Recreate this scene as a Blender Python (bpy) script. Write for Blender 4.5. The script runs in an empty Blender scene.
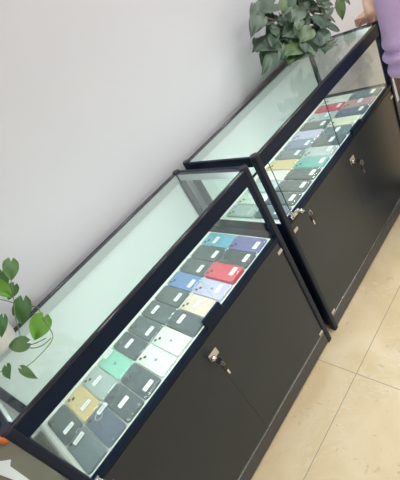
import bpy, bmesh, math, random
from mathutils import Vector, Matrix
random.seed(7)
S = bpy.context.scene
COL = S.collection
PI = math.pi
H, D = .95, .386

# ------------------------------------------------------------------ materials
def mat(name, col, rough=.5, metal=0.0, spec=.5, emit=None, est=0.0, noise=0.0, nscale=30, bump=0.0, coat=0.0, trans=0.0):
    m = bpy.data.materials.new(name); m.use_nodes = True
    nt = m.node_tree; b = nt.nodes['Principled BSDF']
    c = (*col, 1)
    b.inputs['Base Color'].default_value = c
    b.inputs['Roughness'].default_value = rough
    b.inputs['Metallic'].default_value = metal
    b.inputs['Specular IOR Level'].default_value = spec
    b.inputs['Coat Weight'].default_value = coat
    b.inputs['Subsurface Weight'].default_value = trans
    if trans: b.inputs['Subsurface Radius'].default_value = (.01, .006, .004)
    if emit:
        b.inputs['Emission Color'].default_value = (*emit, 1)
        b.inputs['Emission Strength'].default_value = est
    if noise or bump:
        tc = nt.nodes.new('ShaderNodeTexCoord'); n = nt.nodes.new('ShaderNodeTexNoise')
        n.inputs['Scale'].default_value = nscale; n.inputs['Detail'].default_value = 4
        nt.links.new(tc.outputs['Object'], n.inputs['Vector'])
        if noise:
            mx = nt.nodes.new('ShaderNodeMix'); mx.data_type = 'RGBA'
            mx.inputs['A'].default_value = (*[v*(1-noise) for v in col], 1)
            mx.inputs['B'].default_value = (*[min(1, v*(1+noise)) for v in col], 1)
            nt.links.new(n.outputs['Fac'], mx.inputs['Factor'])
            nt.links.new(mx.outputs['Result'], b.inputs['Base Color'])
        if bump:
            bp = nt.nodes.new('ShaderNodeBump'); bp.inputs['Strength'].default_value = bump
            bp.inputs['Distance'].default_value = .002
            nt.links.new(n.outputs['Fac'], bp.inputs['Height'])
            nt.links.new(bp.outputs['Normal'], b.inputs['Normal'])
    return m

def film(name, tint, gloss_rough=.02, haze=0.0, haze_col=(.9, .95, .95), ior=1.45):
    """thin clear sheet: transparent + fresnel reflection (+ a little milky scatter)"""
    m = bpy.data.materials.new(name); m.use_nodes = True
    nt = m.node_tree; N = nt.nodes; N.clear()
    out = N.new('ShaderNodeOutputMaterial'); tr = N.new('ShaderNodeBsdfTransparent')
    tr.inputs['Color'].default_value = (*tint, 1)
    gl = N.new('ShaderNodeBsdfGlossy'); gl.inputs['Roughness'].default_value = gloss_rough
    fr = N.new('ShaderNodeFresnel'); ge = N.new('ShaderNodeNewGeometry')
    mr = N.new('ShaderNodeMapRange'); mr.inputs['To Min'].default_value = ior; mr.inputs['To Max'].default_value = 1/ior
    nt.links.new(ge.outputs['Backfacing'], mr.inputs['Value']); nt.links.new(mr.outputs['Result'], fr.inputs['IOR'])
    mx = N.new('ShaderNodeMixShader')
    nt.links.new(fr.outputs[0], mx.inputs[0])
    first = tr.outputs[0]
    if haze:
        df = N.new('ShaderNodeBsdfDiffuse'); df.inputs['Color'].default_value = (*haze_col, 1)
        m2 = N.new('ShaderNodeMixShader'); m2.inputs[0].default_value = haze
        nt.links.new(tr.outputs[0], m2.inputs[1]); nt.links.new(df.outputs[0], m2.inputs[2])
        first = m2.outputs[0]
    nt.links.new(first, mx.inputs[1]); nt.links.new(gl.outputs[0], mx.inputs[2])
    nt.links.new(mx.outputs[0], out.inputs[0])
    return m

M = {}
M['frame'] = mat('black_frame', (.006, .014, .032), .3, spec=.12, noise=.15, nscale=12)
M['lip'] = mat('rounded_lip', (.012, .016, .026), .06, spec=.6, noise=.1, nscale=12)
M['trim'] = mat('pale_trim', (.40, .43, .43), .4, noise=.05)
M['cap'] = mat('plastic_cap', (.035, .032, .05), .5, spec=.3, noise=.1)
M['post'] = mat('post_metal', (.010, .017, .032), .3, spec=.2, noise=.1, nscale=10)
M['kick'] = mat('kick_metal', (.05, .05, .055), .35, noise=.1, nscale=15)
M['door'] = mat('door_laminate', (.013, .021, .029), .36, spec=.5, noise=.12, nscale=6)
M['groove'] = mat('groove_black', (.004, .004, .005), .6, noise=.1)
M['chrome'] = mat('chrome', (.75, .73, .7), .18, 1.0, noise=.05)
M['hinge'] = mat('hinge_steel', (.62, .57, .5), .4, .6, noise=.06)
M['key'] = mat('key_plastic', (.01, .01, .012), .4, noise=.1)
M['white'] = mat('white_board', (.86, .88, .86), .5, noise=.02, nscale=5)
M['backboard'] = mat('back_board', (.64, .69, .67), .5, noise=.04, nscale=5)
M['led'] = mat('led', (.9, .95, .95), .4, emit=(.86, 1, .96), est=40, noise=.01)
M['glass'] = film('clear_glass', (.955, .985, .97))
M['glass_edge'] = mat('glass_edge', (.03, .06, .05), .15, noise=.05)
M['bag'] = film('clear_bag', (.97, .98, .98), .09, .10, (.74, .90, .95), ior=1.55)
def crease_glints(m):
    # whitened folds of the plastic, with LED glints painted in as pale lines: a stretched noise read near its mid level, different on every bag
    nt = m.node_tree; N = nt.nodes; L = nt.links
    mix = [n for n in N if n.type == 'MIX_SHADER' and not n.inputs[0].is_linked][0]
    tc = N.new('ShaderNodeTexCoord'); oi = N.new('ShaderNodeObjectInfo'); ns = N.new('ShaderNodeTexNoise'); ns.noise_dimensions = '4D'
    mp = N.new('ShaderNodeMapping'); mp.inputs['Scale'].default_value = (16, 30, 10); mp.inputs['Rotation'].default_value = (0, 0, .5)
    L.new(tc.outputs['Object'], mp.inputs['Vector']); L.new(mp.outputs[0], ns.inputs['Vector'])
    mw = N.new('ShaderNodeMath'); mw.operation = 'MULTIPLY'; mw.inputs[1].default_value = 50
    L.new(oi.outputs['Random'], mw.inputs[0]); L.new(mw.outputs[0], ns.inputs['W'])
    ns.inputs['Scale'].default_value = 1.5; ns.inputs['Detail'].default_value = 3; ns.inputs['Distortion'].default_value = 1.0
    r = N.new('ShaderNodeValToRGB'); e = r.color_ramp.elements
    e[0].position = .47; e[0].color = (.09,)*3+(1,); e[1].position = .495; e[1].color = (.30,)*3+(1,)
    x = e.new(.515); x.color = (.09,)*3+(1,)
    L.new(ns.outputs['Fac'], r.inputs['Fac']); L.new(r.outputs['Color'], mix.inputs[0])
crease_glints(M['bag'])
M['sticker'] = mat('sticker_paper', (.88, .9, .9), .6, noise=.02)
M['ink'] = mat('sticker_ink', (.34, .36, .38), .7, noise=.1)
M['lens'] = mat('lens_glass', (.01, .01, .012), .1, noise=.1)
M['pot'] = mat('pot_ceramic', (.58, .53, .49), .45, noise=.05, nscale=8)
M['soil'] = mat('soil', (.05, .035, .025), .95, noise=.5, nscale=80, bump=.6)
M['leaf0'] = mat('leaf_deep', (.055, .14, .04), .38, noise=.35, nscale=25)
M['leaf1'] = mat('leaf_mid', (.11, .21, .075), .4, noise=.3, nscale=25)
M['leaf2'] = mat('leaf_young', (.085, .21, .016), .42, noise=.25, nscale=25)
M['fleaf0'] = mat('dull_leaf_deep', (.05, .09, .055), .45, noise=.35, nscale=25)  # greyer copies of the leaf greens, haze over the far plant mixed into the colour
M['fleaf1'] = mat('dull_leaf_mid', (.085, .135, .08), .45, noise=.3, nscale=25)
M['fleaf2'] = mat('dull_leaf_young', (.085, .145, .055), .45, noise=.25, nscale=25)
M['stem'] = mat('stem_green', (.13, .17, .07), .5, noise=.3)
M['twig'] = mat('twig_brown', (.12, .08, .06), .6, noise=.3)
M['paper'] = mat('paper', (.8, .82, .8), .7, noise=.03)
M['pinkpaper'] = mat('pink_paper', (.72, .5, .46), .7, noise=.03)
M['orange'] = mat('orange_plastic', (.8, .22, .06), .4, noise=.05)
M['desk'] = mat('desk_olive', (.2, .185, .14), .5, noise=.08, nscale=6)
M['shelfwood'] = mat('shelf_wood', (.42, .26, .16), .5, noise=.2, nscale=14)
M['skin'] = mat('skin', (.68, .4, .31), .5, noise=.06, trans=.1)
M['lilac'] = mat('lilac_fleece', (.66, .48, .82), .85, noise=.06, nscale=60, bump=.2)
M['lilac_rib'] = mat('lilac_rib', (.5, .345, .64), .85, noise=.12, nscale=90, bump=.3)
M['trouser'] = mat('brown_trousers', (.19, .115, .08), .8, noise=.15, nscale=40, bump=.2)
M['hair'] = mat('dark_hair', (.02, .014, .01), .5, noise=.3, nscale=60)
M['shoe'] = mat('white_shoe', (.7, .68, .66), .5, noise=.05)
M['eye'] = mat('eye', (.03, .02, .015), .2, noise=.1)

def wall_mat(name, col):
    m = mat(name, col, .75, noise=.025, nscale=2.0, bump=.05)
    return m
M['wall'] = wall_mat('wall_paint', (.535, .525, .55))
M['ceil'] = mat('ceiling_paint', (.8, .8, .8), .8, noise=.02, nscale=2)

def floor_mat():
    m = bpy.data.materials.new('floor_tiles'); m.use_nodes = True
    nt = m.node_tree; N = nt.nodes; L = nt.links; b = N['Principled BSDF']
    tc = N.new('ShaderNodeTexCoord')
    n1 = N.new('ShaderNodeTexNoise'); n1.inputs['Scale'].default_value = 3.2; n1.inputs['Detail'].default_value = 8
    n1.inputs['Distortion'].default_value = 1.2
    L.new(tc.outputs['Object'], n1.inputs['Vector'])
    r = N.new('ShaderNodeValToRGB')
    r.color_ramp.elements[0].position = .3; r.color_ramp.elements[0].color = (.66, .51, .29, 1)
    r.color_ramp.elements[1].position = .72; r.color_ramp.elements[1].color = (.82, .69, .47, 1)
    L.new(n1.outputs['Fac'], r.inputs['Fac'])
    # sparse pale veins
    n2 = N.new('ShaderNodeTexNoise'); n2.inputs['Scale'].default_value = 5; n2.inputs['Detail'].default_value = 10; n2.inputs['Distortion'].default_value = 2.5
    L.new(tc.outputs['Object'], n2.inputs['Vector'])
    r2 = N.new('ShaderNodeValToRGB'); e = r2.color_ramp.elements
    e[0].position = .485; e[0].color = (0, 0, 0, 1); e[1].position = .5; e[1].color = (.5, .5, .5, 1)
    x = e.new(.515); x.color = (0, 0, 0, 1)
    L.new(n2.outputs['Fac'], r2.inputs['Fac'])
    mk = N.new('ShaderNodeTexNoise'); mk.inputs['Scale'].default_value = 2.3
    L.new(tc.outputs['Object'], mk.inputs['Vector'])
    rk = N.new('ShaderNodeValToRGB'); rk.color_ramp.elements[0].position = .5; rk.color_ramp.elements[1].position = .62
    L.new(mk.outputs['Fac'], rk.inputs['Fac'])
    mul = N.new('ShaderNodeMath'); mul.operation = 'MULTIPLY'
    L.new(r2.outputs['Color'], mul.inputs[0]); L.new(rk.outputs['Color'], mul.inputs[1])
    mx = N.new('ShaderNodeMix'); mx.data_type = 'RGBA'; mx.inputs['B'].default_value = (.82, .76, .64, 1)
    L.new(mul.outputs[0], mx.inputs['Factor']); L.new(r.outputs['Color'], mx.inputs['A'])
    n4 = N.new('ShaderNodeTexNoise'); n4.inputs['Scale'].default_value = 14; n4.inputs['Detail'].default_value = 12; n4.inputs['Distortion'].default_value = 3
    L.new(tc.outputs['Object'], n4.inputs['Vector'])
    r4 = N.new('ShaderNodeValToRGB'); e4 = r4.color_ramp.elements
    e4[0].position = .30; e4[0].color = (.42, .42, .42, 1); e4[1].position = .37; e4[1].color = (0, 0, 0, 1)
    L.new(n4.outputs['Fac'], r4.inputs['Fac'])
    m5 = N.new('ShaderNodeMix'); m5.data_type = 'RGBA'; m5.inputs['B'].default_value = (.45, .36, .22, 1)
    L.new(r4.outputs['Color'], m5.inputs['Factor']); L.new(mx.outputs['Result'], m5.inputs['A']); mx = m5
    # grout lines: x = .555 + .8 k ; y = -.123 + 1.2 k
    sp = N.new('ShaderNodeSeparateXYZ'); L.new(tc.outputs['Object'], sp.inputs[0])
    def line(out, off, period, w):
        a = N.new('ShaderNodeMath'); a.operation = 'SUBTRACT'; a.inputs[1].default_value = off - period*20
        L.new(out, a.inputs[0])
        md = N.new('ShaderNodeMath'); md.operation = 'MODULO'; md.inputs[1].default_value = period
        L.new(a.outputs[0], md.inputs[0])
        lt = N.new('ShaderNodeMath'); lt.operation = 'LESS_THAN'; lt.inputs[1].default_value = w
        L.new(md.outputs[0], lt.inputs[0]); return lt
    l1 = line(sp.outputs['X'], .5535, .8, .0030); l2 = line(sp.outputs['Y'], -.1245, 1.2, .0030)
    mxx = N.new('ShaderNodeMath'); mxx.operation = 'MAXIMUM'
    L.new(l1.outputs[0], mxx.inputs[0]); L.new(l2.outputs[0], mxx.inputs[1])
    m3 = N.new('ShaderNodeMix'); m3.data_type = 'RGBA'; m3.inputs['B'].default_value = (.40, .33, .23, 1)
    L.new(mxx.outputs[0], m3.inputs['Factor']); L.new(mx.outputs['Result'], m3.inputs['A'])
    L.new(m3.outputs['Result'], b.inputs['Base Color'])
    b.inputs['Roughness'].default_value = .22
    return m
M['floor'] = floor_mat()

# ------------------------------------------------------------------ mesh helpers
def obj(name, bm, m, parent=None, smooth=False, loc=None):
    me = bpy.data.meshes.new(name)
    bmesh.ops.recalc_face_normals(bm, faces=bm.faces)
    bm.to_mesh(me); bm.free()
    for q in (m if isinstance(m, (list, tuple)) else [m]): me.materials.append(q)
    if smooth:
        for p in me.polygons: p.use_smooth = True
    o = bpy.data.objects.new(name, me); COL.objects.link(o)
    if parent: o.parent = parent
    if loc: o.location = loc
    return o
def tag(o, label, cat, group=None):
    o['label'] = label; o['category'] = cat
    if group: o['group'] = group
    return o
def thing(name, label, cat, loc=(0, 0, 0), group=None, rz=0):
    o = bpy.data.objects.new(name, None); COL.objects.link(o)
    o.location = loc; o.rotation_euler = (0, 0, rz); o.empty_display_size = .05
    return tag(o, label, cat, group)
def struct(name, bm, m):
    o = obj(name, bm, m); o['kind'] = 'structure'; return o
def B(): return bmesh.new()
def box(bm, x0, x1, y0, y1, z0, z1, bev=0.0, seg=2, mi=0):
    r = bmesh.ops.create_cube(bm, size=1)
    vs = r['verts']
    for v in vs:
        v.co = Vector(((x0+x1)/2 + v.co.x*(x1-x0), (y0+y1)/2 + v.co.y*(y1-y0), (z0+z1)/2 + v.co.z*(z1-z0)))
    fs = list({f for v in vs for f in v.link_faces})
    for f in fs: f.material_index = mi
    if bev:
        es = list({e for v in vs for e in v.link_edges})
        bmesh.ops.bevel(bm, geom=es, offset=bev, segments=seg, affect='EDGES', profile=.5)
    return bm
def bx(*a, **k): return box(B(), *a, **k)
def prism(bm, pts, z0, z1, mi=0):
    """pts: 2-D outline -> vertical prism"""
    lo = [bm.verts.new((x, y, z0)) for x, y in pts]; hi = [bm.verts.new((x, y, z1)) for x, y in pts]
    n = len(pts); fs = []
    fs.append(bm.faces.new(lo[::-1])); fs.append(bm.faces.new(hi))
    for i in range(n): fs.append(bm.faces.new((lo[i], lo[(i+1) % n], hi[(i+1) % n], hi[i])))
    for f in fs: f.material_index = mi
    return bm
def rrect(w, h, r, n=5, cx=0, cy=0):
    o = []
    for sx, sy, a0 in ((1, 1, 0), (-1, 1, 90), (-1, -1, 180), (1, -1, 270)):
        for k in range(n+1):
            a = math.radians(a0 + 90*k/n)
            o.append((cx + sx*(w/2-r) + r*math.cos(a), cy + sy*(h/2-r) + r*math.sin(a)))
    return o
def circ(r, n=20, cx=0, cy=0): return [(cx + r*math.cos(2*PI*k/n), cy + r*math.sin(2*PI*k/n)) for k in range(n)]
def tube(bm, pts, r, n=8, mi=0, r1=None):
    pts = [Vector(p) for p in pts]; rings = []
    N = len(pts)
    for i, p in enumerate(pts):
        t = (pts[min(i+1, N-1)] - pts[max(i-1, 0)]).normalized()
        a = t.orthogonal().normalized(); 
        if i: a = (prev - t*prev.dot(t)).normalized()
        prev = a; b = t.cross(a)
        rr = r if r1 is None else r + (r1-r)*i/(N-1)
        rings.append([bm.verts.new(p + (a*math.cos(2*PI*k/n) + b*math.sin(2*PI*k/n))*rr) for k in range(n)])
    for i in range(N-1):
        for k in range(n):
            f = bm.faces.new((rings[i][k], rings[i][(k+1) % n], rings[i+1][(k+1) % n], rings[i+1][k])); f.material_index = mi; f.smooth = True
    for rg in (rings[0][::-1], rings[-1]):
        f = bm.faces.new(rg); f.material_index = mi
    return bm
def spline(pts, sub=5):
    P = [Vector(p) for p in pts]; o = []
    for i in range(len(P)-1):
        a, b, c, d = P[max(i-1, 0)], P[i], P[i+1], P[min(i+2, len(P)-1)]
        for k in range(sub):
            t = k/sub
            o.append(.5*((2*b) + (c-a)*t + (2*a-5*b+4*c-d)*t*t + (3*b-a-3*c+d)*t**3))
    o.append(P[-1]); return o
def lathe(bm, prof, n=28, cx=0, cy=0, mi=0):
    rings = [[bm.verts.new((cx + r*math.cos(2*PI*k/n), cy + r*math.sin(2*PI*k/n), z)) for k in range(n)] for r, z in prof]
    for i in range(len(prof)-1):
        for k in range(n):
            f = bm.faces.new((rings[i][k], rings[i][(k+1) % n], rings[i+1][(k+1) % n], rings[i+1][k])); f.smooth = True; f.material_index = mi
    bm.faces.new(rings[0][::-1]); bm.faces.new(rings[-1])
    return bm
def loft(bm, rings, mi=0, caps=True):
    R = [[bm.verts.new(p) for p in rg] for rg in rings]; n = len(R[0])
    for i in range(len(R)-1):
        for k in range(n):
            f = bm.faces.new((R[i][k], R[i][(k+1) % n], R[i+1][(k+1) % n], R[i+1][k])); f.smooth = True; f.material_index = mi
    if caps: bm.faces.new(R[0][::-1]); bm.faces.new(R[-1])
    return bm

# ------------------------------------------------------------------ the setting
struct('floor', bx(-.05, 4.2, -3.0, 5.0, -.1, 0), M['floor'])
struct('ceiling', bx(-.05, 4.2, -3.0, 5.0, 2.8, 2.9), M['ceil'])
struct('wall_left', bx(-.15, -.03, -3.0, 5.0, 0, 2.8), M['wall'])
struct('wall_right', bx(4.2, 4.3, -3.0, 5.0, 0, 2.8), M['wall'])
struct('wall_far', bx(-.15, 4.3, 5.0, 5.1, 0, 2.8), M['wall'])
struct('wall_near', bx(-.15, 4.3, -3.1, -3.0, 0, 2.8), M['wall'])
struct('baseboard_left', bx(-.03, -.018, -3.0, 5.0, 0, .08, bev=.002), M['kick'])

# ------------------------------------------------------------------ display counters
def counter(y0, y1, label, pane_cuts, lock_y, side_lock_y, seam):
    t = thing('display_counter', label, 'display counter', (D/2, (y0+y1)/2, 0), 'glass topped display counters along the wall')
    ox, oy = D/2, (y0+y1)/2
    def add(name, bm, m, parent=t, smooth=False):
        bmesh.ops.translate(bm, verts=bm.verts, vec=(-ox, -oy, 0)); return obj(name, bm, m, parent, smooth)
    w = .027
    for (px, py) in ((0, y0), (D-w+.003, y0), (0, y1-w), (D-w+.003, y1-w)):
        bm = B(); prism(bm, rrect(w, w, .007, 5, px+w/2, py+w/2), .004, H-.004)
        p = add('post', bm, M['post'])
        bm = B(); pts = rrect(w+.005, w+.005, .0155, 6, px+w/2, py+w/2)
        prism(bm, pts, H-.004, H+.004)
        bmesh.ops.bevel(bm, geom=[e for e in bm.edges if all(v.co.z > H for v in e.verts)], offset=.002, segments=2, affect='EDGES')
        add('post_cap', bm, M['cap'], p)
        bm = B(); prism(bm, circ(.011, 16, px+w/2, py+w/2), 0, .004); add('foot', bm, M['cap'], p)
    zt0 = H-.057
    # top fascia rails, each with a raised outer lip
    def rail_y(x0, x1, lipx, zb):
        bm = B(); box(bm, x0, x1, y0+w-.002, y1-w+.002, zb, H-.005, bev=.0025)
        r = add('top_rail', bm, M['frame'])
        bm = B(); box(bm, lipx[0], lipx[1], y0+w-.002, y1-w+.002, H-.009, H, bev=.004, seg=4)
        add('lip', bm, M['lip'], r, True); return r
    rail_y(D-.022, D, (D-.013, D), zt0)
    rr = rail_y(0, .018, (0, .013), zt0+.014)
    add('inner_trim', bx(.018, .0195, y0+w, y1-w, zt0+.015, H-.008), M['trim'], rr)
    for ya, yb, lip in ((y0, y0+.022, (y0, y0+.013)), (y1-.022, y1, (y1-.013, y1))):
        bm = B(); box(bm, w-.002, D-w+.005, ya, yb, zt0+.02, H-.005, bev=.0025)
        box(bm, w-.002, D-w+.005, lip[0], lip[1], H-.008, H, bev=.0025)
        r = add('top_rail', bm, M['frame'])
        yi = (ya+.022, ya+.0235) if ya == y0 else (ya-.0015, ya)
        add('inner_trim', bx(w, D-w, yi[0], yi[1], zt0+.022, H-.008), M['trim'], r)
    # rails round the display deck
    zb0, zb1 = .630, .651
    add('deck_rail', bx(D-.022, D-.001, y0+w-.002, y1-w+.002, zb0, zb1, bev=.003), M['frame'])
    add('deck_rail', bx(.001, .016, y0+w-.002, y1-w+.002, zb0, zb1+.01, bev=.003), M['frame'])
    add('deck_rail', bx(w-.002, D-w+.005, y0+.002, y0+.006, zb0, zb1-.0015, bev=.001), M['frame'])
    add('deck_rail', bx(w-.002, D-w+.005, y1-.036, y1-.002, zb0, zb1+.0015, bev=.001), M['frame'])
    add('deck', bx(.016, D-.022, y0+.006, y1-.036, .632, .65), M['white'])
    add('back_panel', bx(.006, .012, y0+w-.002, y1-w+.002, .655, zt0+.02), M['backboard'])
    # glass
    add('top_glass', bx(.0132, D-.0132, y0+.0132, y1-.0132, H-.005, H-.0005), M['glass'])
    for ya in (y0+.009, y1-.037):
        add('end_glass', bx(.03, D-.027, ya, ya+.005, zb1+.003, zt0+.025), M['glass'])
    for i, (a, b, xg, handle) in enumerate(pane_cuts):
        bm = bx(xg, xg+.004, a, b, zb1-.001, zt0+.006)
        for f in bm.faces:
            c = f.calc_center_median()
            if abs(c.y-a) < 1e-4 and y0 > 0: f.material_index = 1
        g = add('front_glass', bm, [M['glass'], M['glass_edge']])
        if handle:
            bm = B(); box(bm, xg+.004, xg+.018, handle[0], handle[1], .6515, .688 if y0 < 0 else .676, bev=.003)
            prism(bm, circ(.0025, 10, 0, 0), 0, .001)
            vs = bm.verts[-20:] if False else [v for v in bm.verts if v.co.z < .1]
            for v in vs: v.co = Vector((xg+.018+v.co.z, (handle[0]+handle[1])/2+v.co.x, .668+v.co.y))
            add('handle', bm, M['frame'], g)
    # lower cabinet
    add('side_panel', bx(w, D-w, y0+.004, y0+.016, .03, zb0), M['frame'])
    add('side_panel', bx(w, D-w, y1-.016, y1-.004, .03, zb0), M['frame'])
    add('rear_panel', bx(.004, .014, y0+w, y1-w, .03, zb0), M['door'])
    add('base_board', bx(.014, D-.03, y0+.016, y1-.016, .03, .05), M['door'])
    add('kick_rail', bx(D-.02, D-.001, y0+w-.002, y1-w+.002, .008, .070, bev=.003), M['kick'])
    for a, b, s in ((y0+w+.001, seam-.0003, -1), (seam+.0003, y1-w-.001, 1)):
        d = add('door', bx(D-.020, D-.004, a, b, .0765, .6265, bev=.0005), M['door'])
        bm = B(); box(bm, D-.0045, D-.002, a+.001, b-.001, .0765, .0785); add('edge_trim', bm, M['chrome'], d)
        add('edge_trim', bx(D-.0045, D-.0030, a+.001, b-.001, .6257, .6266), M['kick'], d)
        ey = a if s < 0 else b
        for z in (.090, .590):
            bm = B(); box(bm, D-.004, D-.001, ey-.001 if s < 0 else ey-.027, ey+.027 if s < 0 else ey+.001, z-.007, z+.007, bev=.001)
            add('hinge', bm, M['hinge'], d)
    # lock in the middle of the doors
    bm = B(); box(bm, D-.004, D-.001, lock_y-.014, lock_y+.026, .546, .575, bev=.002)
    lk = add('lock', bm, M['hinge'])
    bm = B(); lathe(bm, [(.0095, 0), (.0095, .006), (.008, .011), (.004, .0115)], 16)
    for v in bm.verts: v.co = Vector((D-.001+v.co.z, lock_y-.004+v.co.x, .558+v.co.y))
    add('barrel', bm, M['chrome'], lk)
    # clamp lock of the sliding panes at the near end of the rail
    y = side_lock_y
    bm = B(); box(bm, D-.003, D+.006, y-.045, y+.012, .640, .656, bev=.003)
    box(bm, D-.014, D+.004, y-.040, y-.022, .650, .662, bev=.002)
    lk = add('lock', bm, M['chrome'])
    bm = B(); lathe(bm, [(.009, 0), (.009, .016), (.007, .019), (.003, .0195)], 16)
    for v in bm.verts: v.co = Vector((D+.004+v.co.z, y+.006+v.co.x, .645+v.co.y))
    add('barrel', bm, M['chrome'], lk)
    # led strip under the front rail
    bm = B(); box(bm, D-.034, D-.0225, y0+w+.01, y1-w-.01, zt0+.012, zt0+.022, bev=.001)
    add('led_strip', bm, M['led'])
    return t

L1Y0, L1Y1 = -.992, 0.0
L2Y0, L2Y1 = .041, 1.116
counter(L1Y0, L1Y1, 'black framed glass display counter nearest the camera, its front corner at lower left', [(-.966, -.372, D-.013, (-.460, -.372)), (-.376, -.026, D-.020, None)], -.500, -.960, -.500)
counter(L2Y0, L2Y1, 'black framed glass display counter at the far end beside the person in lilac', [(.111, .545, D-.020, None), (.541, 1.09, D-.013, (.640, .735))], .580, .125, .560)

# ------------------------------------------------------------------ keys
def key_set(y, z, label, x=D+.0075):
    t = thing('key', label, 'key', (x, y, z), 'keys hanging in the counter locks')
    bm = B(); box(bm, 0, .012, -.0035, .0035, -.001, .001); obj('blade', bm, M['chrome'], t)
    bm = B(); box(bm, .012, .032, -.010, .010, -.002, .002, bev=.0015); obj('bow', bm, M['key'], t)
    bm = B()
    n = 18; pts = [(.034 + .009*math.cos(2*PI*k/n)*.5, .009*math.cos(2*PI*k/n)*.3, -.008 + .011*math.sin(2*PI*k/n)) for k in range(n+1)]
    tube(bm, pts, .0009, 6); obj('ring', bm, M['chrome'], t)
    bm = B(); box(bm, .028, .034, -.008, .010, -.044, -.017, bev=.002); s = obj('spare_key', bm, M['key'], t)
    bm = B(); box(bm, .030, .032, -.002, .004, -.066, -.044); obj('spare_blade', bm, M['chrome'], s)
    return t
key_set(-.504, .558, 'key with dark bow and ring in the door lock of the nearest counter')
key_set(.576, .558, 'key with dark bow and ring in the door lock of the far counter')
key_set(.131, .645, 'key hanging from the glass clamp lock at near corner of the far counter', D+.0195)

# ------------------------------------------------------------------ bagged phones
PC = dict(dark=(.018, .034, .055), graphite=(.03, .05, .065), lightblue=(.16, .48, .66), blue=(.10, .24, .55), mint=(.26, .66, .50), silver=(.42, .47, .46), gold=(.74, .54, .24),
          red=(.75, .03, .09), lilac=(.60, .55, .80), beige=(.86, .70, .57), white=(.86, .86, .80), navy=(.06, .08, .16), purple=(.17, .13, .42), teal=(.10, .42, .40),
          grey=(.11, .15, .18), palegrey=(.50, .56, .58), cream=(.84, .78, .60), pink=(.62, .30, .31), slate=(.17, .21, .36), pinkwhite=(.80, .74, .70))
for k, c in list(PC.items()): M['ph_'+k] = mat('phone_'+k, c, .3, noise=.04, nscale=20)
CACHE = {}
PLx, PLy, PT = .1475, .0722, .0078
def phone_mesh(kind, thick):
    bm = B(); prism(bm, rrect(PLx, PLy, .0065, 5), 0, thick)
    es = [e for e in bm.edges if abs(e.verts[0].co.z-e.verts[1].co.z) < 1e-6]
    bmesh.ops.bevel(bm, geom=es, offset=.0022, segments=3, affect='EDGES'); return bm
def bag_mesh(seed, thick):
    rnd = random.Random(seed); bm = B(); nx, ny = 32, 18
    bl, bw = .1520, .0762
    ph = [(rnd.uniform(20, 90), rnd.uniform(20, 120), rnd.uniform(0, 6), rnd.uniform(.0003, .0012)) for _ in range(8)]
    V = []
    for i in range(nx+1):
        row = []
        for j in range(ny+1):
            u, v = i/nx*2-1, j/ny*2-1
            x, y = u*bl/2, v*bw/2
            dx = max(0, abs(x)-(PLx/2-.001)); dy = max(0, abs(y)-(PLy/2-.001)); d = math.hypot(dx, dy)
            z = (thick+.0012)*max(0, 1-d/.0035)
            wv = sum(a*abs(math.sin(p*x+q*y+s)) for p, q, s, a in ph)
            z += wv*(.55 if d == 0 else .8) + .0006
            row.append(bm.verts.new((x, y, z)))
        V.append(row)
    for i in range(nx):
        for j in range(ny):
            f = bm.faces.new((V[i][j], V[i+1][j], V[i+1][j+1], V[i][j+1])); f.smooth = True
    return bm
def emblem_mesh(z):
    """small fruit-shaped emblem with a bite and a leaf on the phone's back"""
    bm = B(); s = .0062; pts = []
    for k in range(40):
        a = 2*PI*k/40
        r = s*(1 - .16*math.exp(-((a-PI)/.35)**2) - .10*math.exp(-(min(a, 2*PI-a)/.35)**2))
        x, y = -r*math.cos(a-PI), r*math.sin(a-PI)*.92
        bite = (x-.0002)**2 + (y-s*1.12)**2
        if bite < (s*.48)**2:
            dd = math.sqrt(bite)+1e-9; f = s*.48/dd; x, y = .0002+(x-.0002)*f, s*1.12+(y-s*1.12)*f
        pts.append((x, y))
    prism(bm, pts, z, z+.0003)
    lf = [(-.0068, .0002), (-.0082, .0006), (-.0094, .002), (-.0096, .0034), (-.0082, .003), (-.0071, .0018)]
    prism(bm, lf, z, z+.0003); return bm
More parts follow.
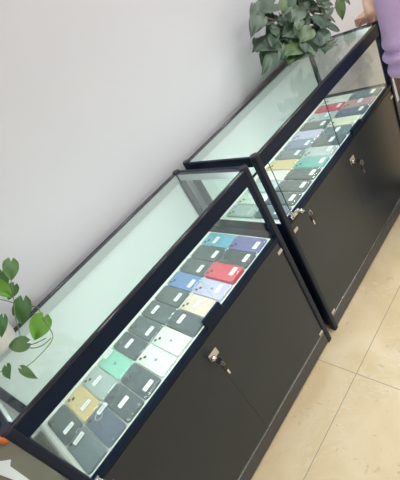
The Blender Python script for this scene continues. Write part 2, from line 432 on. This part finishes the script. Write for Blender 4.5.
def phone(x, y, kind, label, seed, st=None, thick=PT, emblem=False, lens=2, rz=0, zdeck=.6502, code=False, ringed=False, group='bagged phones in the counters'):
    t = thing('phone', label, 'phone', (x, y, zdeck), group, rz)
    def put(name, key, make, m, parent, loc=(0, 0, 0), smooth=False):
        if key not in CACHE:
            o = obj(name, make(), m, parent, smooth); CACHE[key] = o.data; o.location = loc; return o
        o = bpy.data.objects.new(name, CACHE[key]); COL.objects.link(o); o.parent = parent; o.location = loc; return o
    put('body', ('b', kind, thick), lambda: phone_mesh(kind, thick), M['ph_'+kind], t)
    def cam():
        bm = B(); prism(bm, rrect(.030, .030, .008, 5), thick-.0006, thick+.0010); return bm
    c = put('camera_bump', ('c', kind, thick), cam, M['ph_'+kind], t, (-PLx/2+.0195, -PLy/2+.0195, 0))
    def one():
        bm = B(); prism(bm, circ(.0058, 16), thick+.0008, thick+.0016); return bm
    for lx, ly in [(-.006, -.006), (.006, .006), (.006, -.006)][:lens]:
        put('lens', ('l', thick), one, M['lens'], c, (lx, ly, 0))
    if emblem: put('emblem', ('e', thick), lambda: emblem_mesh(thick-.0001), M['ph_grey'], t, (.002, 0, 0))
    if ringed:
        def rg():
            bm = B(); tube(bm, [(.013*math.cos(2*PI*k/24), .013*math.sin(2*PI*k/24), thick+.0014) for k in range(25)], .0016, 8); return bm
        put('ring', ('r', thick), rg, M['ph_palegrey'], t, (-.042, .004, 0))
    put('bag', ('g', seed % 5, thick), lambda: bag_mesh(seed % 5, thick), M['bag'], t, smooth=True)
    if st:
        def sk():
            bm = B(); prism(bm, rrect(.0185, .038, .002, 3), 0, .0003); return bm
        def ik():
            bm = B()
            for k, (a, b) in enumerate(((-.013, -.009), (-.0075, -.005), (-.0035, .001), (.0025, .006), (.0075, .0125))):
                box(bm, -.0014, .0014, a, b, .0003, .00045)
            return bm
        def bar():
            bm = B(); r = random.Random(3); p = -.012
            while p < .012:
                wd = r.choice((.0006, .001, .0015)); box(bm, -.006, .003, p, p+wd, .0003, .00045); p += wd + r.choice((.0007, .0011))
            return bm
        s = put('sticker', 'stk', sk, M['sticker'], t, (st[0], st[1], thick+.0050))
        s.rotation_euler = (0, 0, st[2] if len(st) > 2 else 0)
        put('printing', ('bar' if code else 'ink'), (bar if code else ik), M['ink'], s)
    return t

NF = 'in the front row of the nearest counter'; NB = 'in the rear row of the nearest counter'
near_front = [
 ('purple', 'dark purple phone in a clear bag in nearest counter, front row at the far end', dict(st=(.054, -.006))),
 ('dark', 'dark phone in a clear bag in nearest counter, between the purple and the red phone', dict(st=(.052, .004))),
 ('red', 'thick bright red phone case in front row of nearest counter', dict(st=(.050, .006), thick=.016)),
 ('lilac', 'pale lilac phone in a clear bag in nearest counter, beside the red one', dict(st=(.036, .004), emblem=True)),
 ('beige', 'beige phone in a clear bag in nearest counter, above the black pane handle', dict(st=(-.002, .002))),
 ('dark', 'dark phone in a clear bag in nearest counter, between the beige and the white phone', dict(st=(-.020, .004))),
 ('white', 'white phone in nearest counter, the one farther from the camera of two white', dict(emblem=True)),
 ('white', 'white phone in nearest counter, nearer the camera of the two white ones', dict(emblem=True)),
 ('dark', 'dark phone in a clear bag in nearest counter, directly before the two white phones', dict(st=(.052, .0))),
 ('graphite', 'dark phone in a wrinkled bag in nearest counter, just beyond the phone with a ring', dict(st=(.010, .0))),
 ('navy', 'dark navy phone with a grey ring and barcode sticker in nearest counter', dict(st=(-.048, .026), ringed=True, code=True, lens=1)),
 ('grey', 'grey phone in a crinkled bag at the near front corner of nearest counter', dict(st=(-.046, .004, .1))),
]
near_back = [
 ('lightblue', 'light blue phone in a clear bag at the far end of nearest counter', dict(st=(-.006, -.006))),
 ('graphite', 'dark phone in a clear bag in nearest counter, next to the light blue phone', dict(st=(.050, -.004))),
 ('graphite', 'dark phone in a clear bag in nearest counter, beyond the mid blue phone', dict(st=(.036, -.008))),
 ('blue', 'mid blue phone in a clear bag in rear row of nearest counter', dict(st=(.052, -.006))),
 ('graphite', 'dark phone in a clear bag in nearest counter, just before the mid blue phone', dict(st=(.042, .0))),
 ('graphite', 'dark greenish phone in nearest counter, rear row, second before the mid blue phone', dict(st=(-.016, .0))),
 ('graphite', 'dark phone in nearest counter, rear row, second beyond the mint green phone', dict(st=(.040, -.004))),
 ('dark', 'dark phone in nearest counter, rear row, directly beyond the mint green phone', dict(st=(-.004, .002))),
 ('mint', 'mint green phone in a clear bag in rear row of nearest counter', dict(st=(-.058, .012), emblem=True, lens=0)),
 ('silver', 'pale silver grey phone in a clear bag between the mint and the gold phone', dict(st=(-.007, .0))),
 ('gold', 'yellow gold phone in a clear bag in rear row of nearest counter', dict(st=(.030, .002))),
 ('graphite', 'dark phone at near rear corner of nearest counter, beside the gold one', dict(st=(.038, .002), lens=3)),
]
seed = 0
for k, (c, lab, kw) in enumerate(near_front): phone(.2850, -.084-.0768*k, c, lab, seed, **kw); seed += 1
for k, (c, lab, kw) in enumerate(near_back): phone(.1315, -.084-.0768*k, c, lab, seed, **kw); seed += 1
far_front = [
 ('grey', 'grey bagged phone in far counter, front row, at its near end by the clamp lock', (.030, 0)),
 ('graphite', 'dark bagged phone in far counter, front row, second from its near end', (.050, 0)),
 ('graphite', 'dark bagged phone in far counter, front row, third from its near end', (.054, 0)),
 ('graphite', 'dark bagged phone in far counter, front row, directly before the teal phone', (.054, 0)),
 ('teal', 'teal bagged phone in the front row of far counter', (.056, 0)),
 ('palegrey', 'pale grey bagged phone in far counter, just beyond the teal phone', (.048, .008)),
 ('graphite', 'dark grey bagged phone in far counter, front row, second beyond the teal phone', (.020, 0)),
 ('grey', 'mid grey bagged phone in far counter, just before the cream phone', (.010, 0)),
 ('cream', 'cream bagged phone in the front row of far counter', None),
 ('navy', 'dark navy bagged phone in far counter, between the cream and the pink phone', (.050, .004)),
 ('pink', 'dull pink bagged phone in the front row of far counter', (.010, .006)),
 ('grey', 'grey bagged phone in far counter, front row, last one by the far end glass', (.040, .002)),
]
far_back = [
 ('palegrey', 'pale grey bagged phone in far counter, rear row, at its near end', None),
 ('white', 'white bagged phone in far counter, rear row, second from its near end', None),
 ('palegrey', 'pale grey bagged phone in far counter, rear row, third from its near end', None),
 ('pinkwhite', 'pinkish white bagged phone in far counter, directly before the gold phone', None),
 ('gold', 'yellow gold bagged phone in the rear row of far counter', None),
 ('grey', 'grey bagged phone in far counter, just beyond the gold phone', (.040, 0)),
 ('slate', 'slate blue bagged phone in far counter, just before the lilac phone', (.052, -.004)),
 ('lilac', 'pale lilac bagged phone in the rear row of far counter', None),
 ('graphite', 'dark bagged phone in far counter, just beyond the lilac phone', (.048, 0)),
 ('palegrey', 'pale grey bagged phone in far counter, just before the red phone', (.030, 0)),
 ('red', 'red bagged phone in the rear row of far counter', (.056, .0)),
 ('white', 'white bagged phone in far counter, last of the rear row beyond the red phone', None),
]
for k, (c, lab, st) in enumerate(far_front): phone(.2850, .104+.0838*k, c, lab, seed, st=st); seed += 1
for k, (c, lab, st) in enumerate(far_back): phone(.1315, .100+.0838*k, c, lab, seed, st=st); seed += 1

# ------------------------------------------------------------------ trailing plants
def leaf(bm, base, tip, wr, mi, up, curl=.18, fold=.18):
    base, tip = Vector(base), Vector(tip); ax = tip-base; Ln = ax.length; ax.normalize()
    n = (up - ax*up.dot(ax)).normalized(); sd = ax.cross(n)
    ns, nw = 10, 4; rows = []
    for i in range(ns+1):
        t = i/ns
        hw = Ln*wr*.5*(math.sin(PI*min(1, (t+.06)/1.06)**.62)**.85 if 0 < t < 1 else 0)
        if t == 0: hw = Ln*wr*.16
        row = []
        for j in range(-nw, nw+1):
            s = j/nw
            back = -.13*Ln*(1-t)**4*(4*abs(s)*(1-.55*abs(s))) if t < .5 else 0
            p = base + ax*(Ln*t+back) + sd*(hw*s) + n*(hw*abs(s)*fold - curl*Ln*(t-.35)**2 + .03*Ln*math.sin(5*t+3*s))
            row.append(bm.verts.new(p))
        rows.append(row)
    for i in range(ns):
        for j in range(2*nw):
            f = bm.faces.new((rows[i][j], rows[i+1][j], rows[i+1][j+1], rows[i][j+1])); f.smooth = True; f.material_index = mi
CAMV = Vector((1.0, -.3, .75)).normalized()
NEAR = [
((.090,-.696,1.137),(.090,-.732,1.096),.85,1),((.060,-.729,1.123),(.060,-.753,1.080),.7,0),((.130,-.764,1.129),(.130,-.765,1.072),.7,2),
((.080,-.736,1.076),(.080,-.774,1.057),.9,0),((.120,-.751,1.039),(.120,-.801,.987),.72,0),((.190,-.752,.990),(.190,-.809,.962),.95,2),
((.214,-.826,.985),(.147,-.864,.985),.55,1),((.229,-.896,.985),(.275,-.908,.978),.55,0),((.290,-.874,.980),(.350,-.866,.965),.36,1),
((.140,-.817,1.051),(.140,-.857,1.013),.5,0),((.100,-.772,1.035),(.100,-.797,1.019),.6,0)]
NV = [
[(.080,-.850,1.085),(.080,-.793,1.080),(.100,-.765,1.035),(.130,-.748,1.018),(.170,-.740,1.014),(.185,-.749,.998),(.190,-.752,.990)],
[(.090,-.732,1.096),(.090,-.750,1.068),(.090,-.764,1.048),(.100,-.765,1.035)],
[(.100,-.764,1.052),(.130,-.792,1.029),(.161,-.815,1.000),(.192,-.831,.985),(.206,-.828,.975),(.236,-.810,.975),(.267,-.786,.980)],
[(.190,-.841,.980),(.234,-.824,.970),(.263,-.803,.970),(.287,-.779,.980)],
[(.190,-.752,.990),(.281,-.768,.985),(.302,-.786,.980),(.298,-.825,.975),(.293,-.854,.975),(.290,-.874,.980)],
[(.150,-.955,1.08),(.190,-.945,1.03),(.206,-.931,1.0),(.225,-.914,.985),(.229,-.896,.985)],
[(.070,-.860,1.08),(.080,-.789,1.117),(.130,-.764,1.129)],[(.060,-.875,1.085),(.070,-.770,1.135),(.060,-.729,1.123)]]
def pot(t, cx, cy, z0, rb, rt, h):
    bm = B(); lathe(bm, [(rb*.6, z0), (rb*.85, z0+.003), (rb*.98, z0+.010), (rb*1.08, z0+h*.2), (rt*.98, z0+h*.75), (rt, z0+h*.94), (rt*1.04, z0+h*.96), (rt*1.03, z0+h), (rt*.93, z0+h), (rt*.9, z0+h*.88)], 32, cx, cy)
    obj('pot', bm, M['pot'], t)
    bm = B(); prism(bm, circ(rt*.9, 24, cx, cy), z0+h*.84, z0+h*.9); obj('soil', bm, M['soil'], t)
T = thing('potted_plant', 'trailing heart-leaved plant in a beige pot on the near end of nearest counter', 'plant', (0, 0, 0), 'trailing plants on the counters')
PXN, PYN = .052, -.872
T.location = (PXN, PYN, H)
def rel(p): return (p[0]-PXN, p[1]-PYN, p[2]-H)
pot(T, 0, 0, .0005, .048, .062, .115)
bm = B()
for b, t_, w, c in NEAR: leaf(bm, rel(b), rel(t_), w, c, CAMV)
for a in range(9):
    an = a*.7+.3
    b = Vector((.05*math.cos(an), .05*math.sin(an), .13)); d = Vector((math.cos(an)*.05, math.sin(an)*.05-.015, .02 + .02*math.sin(a*2.1)))
    if b.x+d.x+PXN < 0: continue
    if b.y+d.y > .02: continue
    leaf(bm, b, b+d, .75, a % 2, Vector((0, 0, 1)))
obj('foliage', bm, [M['leaf0'], M['leaf1'], M['leaf2']], T, True)
bm = B()
for v in NV: tube(bm, spline([rel(p) for p in v], 5), .0014, 6)
obj('vine', bm, M['stem'], T, True)

FAR = [
((.140,.651,1.252),(.140,.557,1.199),.55,0),((.120,.665,1.285),(.120,.618,1.232),.4,0),((.120,.805,1.242),(.120,.653,1.258),.7,0),
((.150,.665,1.227),(.150,.591,1.202),.5,0),((.130,.698,1.117),(.130,.551,1.151),.65,0),((.100,.740,1.169),(.100,.708,1.112),.5,0),
((.160,.652,1.094),(.160,.508,1.056),.42,0),((.200,.755,1.246),(.200,.719,1.208),.7,2),((.160,.881,1.219),(.160,.827,1.169),.6,0),
((.150,.813,1.072),(.150,.664,1.101),.8,0),((.170,.891,1.099),(.170,.718,1.126),.8,1),((.080,1.050,.985),(.255,.870,.972),.9,1),
((.120,1.167,.985),(.120,1.271,.925),.6,0),((.140,1.290,1.049),(.140,1.281,.962),.75,2),((.140,1.343,1.058),(.140,1.402,.995),.5,1),
((.150,1.021,1.059),(.150,1.167,1.017),.5,0),((.200,.761,1.045),(.200,.630,1.072),.6,2),((.200,.789,1.018),(.200,.659,1.027),.6,1),
((.170,.686,1.093),(.170,.646,1.050),.6,1),((.200,.783,1.127),(.200,.799,1.059),.8,1),((.160,1.017,1.020),(.160,.885,1.008),.8,0),
((.120,.753,1.217),(.120,.678,1.194),.6,0),((.130,1.036,1.116),(.130,1.150,1.098),.7,0),((.180,.879,1.162),(.180,.781,1.152),.8,0),
((.150,1.092,1.133),(.150,1.124,1.054),.6,0),((.120,1.228,1.051),(.120,1.127,1.034),.5,0),((.200,.985,1.012),(.200,.893,.983),.7,0),
((.200,.663,1.034),(.200,.736,1.035),.5,2),((.220,.841,1.078),(.220,.743,1.070),.7,2)]
FT = [
[(.090,1.000,1.020),(.110,1.030,.985),(.179,1.004,.962),(.218,1.021,.960)],[(.100,.980,1.0),(.125,1.000,.964),(.209,.933,.960),(.246,.951,.960),(.240,.996,.960)],
[(.130,.938,1.055),(.160,1.053,1.042),(.160,1.214,1.053),(.140,1.290,1.049)],[(.130,.943,1.034),(.150,1.057,1.017),(.120,1.167,.985)],
[(.140,.850,1.055),(.160,.705,1.060),(.160,.633,1.068),(.160,.595,1.051)],[(.130,.863,1.088),(.150,.777,1.160),(.150,.701,1.209),(.140,.651,1.252)],[(.13,.848,1.067),(.15,.759,1.098),(.150,.658,1.126)]]
PXF, PYF = .095, .935
T = thing('potted_plant', 'large bushy trailing plant on the rear of the far counter', 'plant', (PXF, PYF, H), 'trailing plants on the counters')
def relf(p): return (p[0]-PXF, p[1]-PYF, p[2]-H)
pot(T, 0, 0, .0005, .045, .056, .085)
bm = B()
for b, t_, w, c in FAR: leaf(bm, relf(b), relf(t_), w, c, (CAMV+Vector((0, 0, random.uniform(-.2, .5)))).normalized())
rnd = random.Random(21)
for k in range(95):
    an = rnd.uniform(0, 2*PI); rr = math.sqrt(rnd.random())
    p = Vector((rnd.uniform(.04, .22), .89 + .25*rr*math.cos(an), 1.135 + .115*rr*math.sin(an)))
    p.z = max(p.z, 1.02)
    d = Vector((rnd.uniform(-.01, .05), .06*math.cos(an)+rnd.uniform(-.05, .05), -.04+.035*math.sin(an)+rnd.uniform(-.03, .02)))
    d = d.normalized()*rnd.uniform(.05, .085)
    q = p+d
    if q.z < .965 or q.x < .0: continue
    leaf(bm, relf(p), relf(q), rnd.uniform(.55, .8), rnd.choice((0, 0, 0, 1, 1)), (CAMV+Vector((rnd.uniform(-.4, .4), rnd.uniform(-.5, .5), rnd.uniform(-.2, .6)))).normalized())
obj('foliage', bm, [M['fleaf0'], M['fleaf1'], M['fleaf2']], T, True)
bm = B()
for v in FT: tube(bm, spline([relf(p) for p in v], 5), .0022, 6)
for k in range(14):
    an = k*.45; tube(bm, spline([(0, 0, .08), (.02*math.cos(an)+.02, .05*math.sin(an), .14), (.05, -.03+.16*math.sin(an), .17+.1*math.cos(an*1.7))], 5), .002, 6)
obj('vine', bm, M['twig'], T, True)

# ------------------------------------------------------------------ beyond the near end: desk with small things
T = thing('desk', 'olive beige desk beside the near end of the nearest counter', 'desk', (.22, -1.45, 0))
obj('desk_top', bx(-.22, .22, -.445, .445, .695, .72, bev=.003), M['desk'], T)
for sx in (-.19, .19):
    for sy in (-.41, .41): obj('leg', bx(sx-.02, sx+.02, sy-.02, sy+.02, 0, .695, bev=.003), M['desk'], T)
obj('apron', bx(-.2, .2, -.42, .42, .62, .695), M['desk'], T)
bm = B(); prism(bm, [(x-.19, y+1.095) for x, y in ((.06, -1.118), (.10, -1.103), (.132, -1.080), (.15, -1.089), (.30, -1.056), (.32, -1.088), (.22, -1.092), (.13, -1.124))], 0, .003)
tag(obj('paper_sheet', bm, M['paper'], loc=(.19, -1.095, .7202)), 'torn white sheet lying on the olive desk', 'paper')
tag(obj('pink_folder', bx(-.14, .14, -.09, .09, 0, .006, bev=.001), M['pinkpaper'], loc=(.19, -1.218, .7202)), 'pinkish folder on the olive desk beyond the white sheet', 'folder')
bm = B(); lathe(bm, [(.016, 0), (.018, .003), (.018, .04), (.012, .048), (.008, .052)], 20)
tag(obj('orange_pot', bm, M['orange'], loc=(.045, -1.062, .7202)), 'small orange pot on the desk behind the near corner post', 'pot')

# ------------------------------------------------------------------ small wooden table beyond the far end
T = thing('side_table', 'small brown wooden table standing beyond the far counter, behind the forearm', 'table', (.30, 1.66, 0))
obj('table_top', bx(-.18, .14, -.23, .27, .868, .905, bev=.002), M['shelfwood'], T)
obj('column', bx(.02, .08, .15, .21, .02, .868, bev=.004), M['shelfwood'], T)
obj('base', bx(-.14, .14, -.05, .27, 0, .022, bev=.004), M['shelfwood'], T)

# ------------------------------------------------------------------ the person in lilac
def skin_mesh(name, verts, edges, radii, m, parent, sub=2):
    me = bpy.data.meshes.new(name); me.from_pydata([Vector(v) for v in verts], edges, [])
    o = bpy.data.objects.new(name, me); COL.objects.link(o)
    md = o.modifiers.new('s', 'SKIN'); md.use_smooth_shade = True
    for i, sv in enumerate(me.skin_vertices[0].data):
        r = radii[i]; sv.radius = r if isinstance(r, tuple) else (r, r); sv.use_root = (i == 0)
    ss = o.modifiers.new('u', 'SUBSURF'); ss.levels = sub; ss.render_levels = sub
    dg = bpy.context.evaluated_depsgraph_get(); dg.update()
    nm = bpy.data.meshes.new_from_object(o.evaluated_get(dg)); nm.name = name
    bpy.data.objects.remove(o); bpy.data.meshes.remove(me)
    nm.materials.append(m)
    for p in nm.polygons: p.use_smooth = True
    r = bpy.data.objects.new(name, nm); COL.objects.link(r); r.parent = parent
    return r
PX, PY = .570, 1.020
P = thing('person', 'person in lilac sweatshirt and brown trousers standing at the far counter', 'person', (PX, PY, 0))
V, E_, Rr = [], [], []
def nd(p, r, par=None):
    V.append((p[0]-PX, p[1]-PY, p[2])); Rr.append(r)
    if par is not None: E_.append((par, len(V)-1))
    return len(V)-1
pel = nd((.585, 1.02, .86), .085)
wst = nd((.585, 1.02, 1.00), .085, pel); chs = nd((.58, 1.02, 1.16), .09, wst); nk0 = nd((.585, 1.02, 1.27), .045, chs)
nk = nd((.585, 1.02, 1.335), .042, nk0); h1 = nd((.575, 1.02, 1.41), .072, nk); h2 = nd((.575, 1.02, 1.47), .085, h1); h3 = nd((.58, 1.02, 1.535), .065, h2)
nose = nd((.488, 1.02, 1.435), .010, h1)
for s in (-1, 1):
    hp = nd((.585, 1.02+s*.075, .80), .078, pel); kn = nd((.580, 1.02+s*.085, .45), .050, hp); an = nd((.60, 1.02+s*.09, .09), .033, kn); ft = nd((.50, 1.02+s*.10, .035), .03, an)
def hand(wi, w, d, side, ri):
    """palm and five fingers from wrist index wi at w along d, side = thumb side"""
    d = Vector(d).normalized(); side = Vector(side); side = (side-d*side.dot(d)).normalized()
    pn = d.cross(side); w = Vector(w)
    pm = nd(w+d*.035, (.022, .014), wi); pk = nd(w+d*.065, (.026, .012), pm)
    for k, ln in enumerate((.068, .078, .074, .058)):
        o = side*(.026-.0175*k)
        a = nd(w+d*.088+o, .0085, pk); b = nd(w+d*(.088+ln*.5)+o*1.05+ri*.004, .0078, a); nd(w+d*(.088+ln)+o*1.05+ri*.016, .0066, b)
    a = nd(w+d*.030+side*.034, .0095, pm); b = nd(w+d*.058+side*.050+ri*.006, .0085, a); nd(w+d*.082+side*.054+ri*.012, .007, b)
# arm resting on the counter's corner
sh = nd((.585, .915, 1.215), .036, nk0); el = nd((.440, .990, 1.150), .042, sh); fm = nd((.375, 1.105, 1.075), .037, el); wr = nd((.335, 1.168, .985), .027, fm)
hand(wr, (.335, 1.168, .985), (-.25, .10, -1), (-1, -.2, 0), Vector((0, -1, 0)))
# arm hanging at the far side
sh = nd((.585, 1.125, 1.215), .036, nk0); el = nd((.600, 1.225, 1.02), .040, sh); wr = nd((.560, 1.245, .80), .026, el)
hand(wr, (.560, 1.245, .80), (-.15, 0, -1), (-1, 0, 0), Vector((.1, -1, -.2)))
body = skin_mesh('body', V, E_, Rr, M['skin'], P)
def ring(cx, cy, z, rx, ry, n=40, ph=0, amp=0, tilt=0):
    o = []
    for k in range(n):
        a = 2*PI*k/n
        w = 1 + amp*math.sin(5*a+ph) + amp*.6*math.sin(9*a-2*ph)
        e = .85
        c, s = math.cos(a), math.sin(a)
        x = cx + rx*w*math.copysign(abs(c)**e, c); y = cy + ry*w*math.copysign(abs(s)**e, s)
        o.append((x-PX, y-PY, z + tilt*(x-cx)))
    return o
bm = B()
prof = [(.772, .104, .144), (.766, .116, .156), (.776, .127, .167), (.796, .133, .174), (.812, .130, .170), (.820, .119, .158), (.828, .118, .157), (.838, .134, .174), (.856, .142, .183), (.872, .135, .174),
        (.878, .120, .158), (.886, .119, .157), (.896, .134, .172), (.915, .138, .177), (.935, .130, .169), (.98, .128, .167), (1.05, .130, .168), (1.13, .128, .166), (1.20, .120, .160), (1.255, .098, .14), (1.285, .075, .10), (1.305, .058, .07), (1.312, .052, .062)]
rings = [ring(.578, 1.02, z, rx, ry, ph=i*.35, amp=.016 if z < 1 else .008, tilt=.10 if z < .95 else .05 if z < 1 else 0) for i, (z, rx, ry) in enumerate(prof)]
loft(bm, rings)
tb = obj('sweatshirt', bm, M['lilac'], P, True)
md = tb.modifiers.new('u', 'SUBSURF'); md.levels = 1; md.render_levels = 2
def sleeve(pts, rad):
    bm = B(); pts = spline(pts, 5); n = len(pts)
    rings = []; prev = Vector((0, 0, 1))
    for i, p in enumerate(pts):
        t = (pts[min(i+1, n-1)]-pts[max(i-1, 0)]).normalized(); a = (prev-t*prev.dot(t)).normalized(); prev = a; b = t.cross(a)
        r = rad[0]+(rad[1]-rad[0])*i/(n-1); r *= 1+.06*math.sin(i*1.9)
        rings.append([tuple(p + (a*math.cos(2*PI*k/18)+b*math.sin(2*PI*k/18))*r - Vector((PX, PY, 0))) for k in range(18)])
    loft(bm, rings); return bm
obj('sleeve', sleeve([(.585, .97, 1.235), (.585, .91, 1.215), (.52, .93, 1.195), (.440, .990, 1.150), (.415, 1.035, 1.12)], (.072, .056)), M['lilac'], P, True)
obj('sleeve', sleeve([(.585, 1.07, 1.235), (.585, 1.13, 1.215), (.595, 1.19, 1.12), (.600, 1.225, 1.02), (.562, 1.243, .83)], (.072, .042)), M['lilac'], P, True)
bm = B()
loft(bm, [ring(.585, 1.02, z, rx, ry) for z, rx, ry in ((.90, .105, .150), (.80, .110, .155), (.72, .104, .152))])
for s in (-1, 1):
    loft(bm, [ring(x, 1.02+s*dy, z, rx, ry, 24, ph=z*9, amp=.02) for z, x, dy, rx, ry in ((.78, .575, .074, .098, .080), (.66, .575, .078, .092, .075), (.46, .575, .085, .076, .068), (.28, .588, .088, .072, .066), (.09, .595, .090, .070, .066))])
obj('trousers', bm, M['trouser'], P, True)
for s in (-1, 1):
    bm = B(); y = 1.02+s*.098
    loft(bm, [[(x-PX+0, y-PY+ry*math.cos(2*PI*k/20), .034+rz*math.sin(2*PI*k/20)*(1 if math.sin(2*PI*k/20) > 0 else .97)) for k in range(20)] for x, ry, rz in ((.645, .02, .02), (.63, .036, .034), (.56, .042, .035), (.49, .046, .034), (.44, .040, .030), (.42, .02, .02))])
    obj('shoe', bm, M['shoe'], P, True)
bm = B(); bmesh.ops.create_uvsphere(bm, u_segments=24, v_segments=16, radius=1)
for v in bm.verts:
    c = v.co.copy(); v.co = Vector((.600-PX + c.x*.098 + (.03 if c.z < -.2 else 0), c.y*.096, 1.485 + c.z*(.105 if c.z > 0 else .20)))
for v in list(bm.verts):
    if v.co.x < .535-PX and v.co.z < 1.515: v.co.x = .535-PX + (v.co.x-(.535-PX))*.05
obj('hair', bm, M['hair'], P, True)
for s in (-1, 1):
    bm = B(); bmesh.ops.create_uvsphere(bm, u_segments=12, v_segments=8, radius=.010)
    obj('eye', bm, M['eye'], P, True, (.503-PX, s*.03, 1.468))
    bm = B(); bmesh.ops.create_uvsphere(bm, u_segments=12, v_segments=8, radius=1)
    for v in bm.verts: v.co = Vector((v.co.x*.016, v.co.y*.008, v.co.z*.028))
    obj('ear', bm, M['skin'], P, True, (.578-PX, s*.094, 1.445))

# ------------------------------------------------------------------ light
def area(name, loc, sx, sy, power, col=(1, 1, 1), rot=(0, 0, 0)):
    l = bpy.data.lights.new(name, 'AREA'); l.shape = 'RECTANGLE'; l.size = sx; l.size_y = sy; l.energy = power; l.color = col
    o = bpy.data.objects.new(name, l); COL.objects.link(o); o.location = loc; o.rotation_euler = rot; return o
for x in (1.3, 2.9):
    for y, e in ((-2.0, 8), (-.48, 10), (.70, 15), (1.95, 22), (3.3, 28)): area('ceiling_lamp', (x, y, 2.78), .45, .28, e, (.95, .98, 1))
w = bpy.data.worlds.new('World'); S.world = w; w.use_nodes = True
w.node_tree.nodes['Background'].inputs[0].default_value = (.9, .95, 1, 1); w.node_tree.nodes['Background'].inputs[1].default_value = .3

# ------------------------------------------------------------------ camera
cd = bpy.data.cameras.new('camera'); cam = bpy.data.objects.new('camera', cd); COL.objects.link(cam)
cd.sensor_fit = 'HORIZONTAL'; cd.sensor_width = 36; cd.lens = 383.12*36/400; cd.clip_start = .02
R = ((0.6593090743848155, 0.5908740522997051, -0.46495096381528606), (0.09491078232850733, -0.6788494846039359, -0.7281176557746429), (-0.7458575519706351, 0.4359257179519192, -0.5036519439022104))
r, d, f = (Vector(v) for v in R)
m = Matrix((r, -d, -f)).transposed().to_4x4(); m.translation = Vector((1.248258, -0.810639, 1.480381))
cam.matrix_world = m
S.camera = cam
S.view_settings.view_transform = 'Standard'; S.view_settings.look = 'None'; S.view_settings.gamma = 1
S.view_settings.use_curve_mapping = False; S.view_settings.exposure = 0.0
S.cycles.transparent_max_bounces = 32
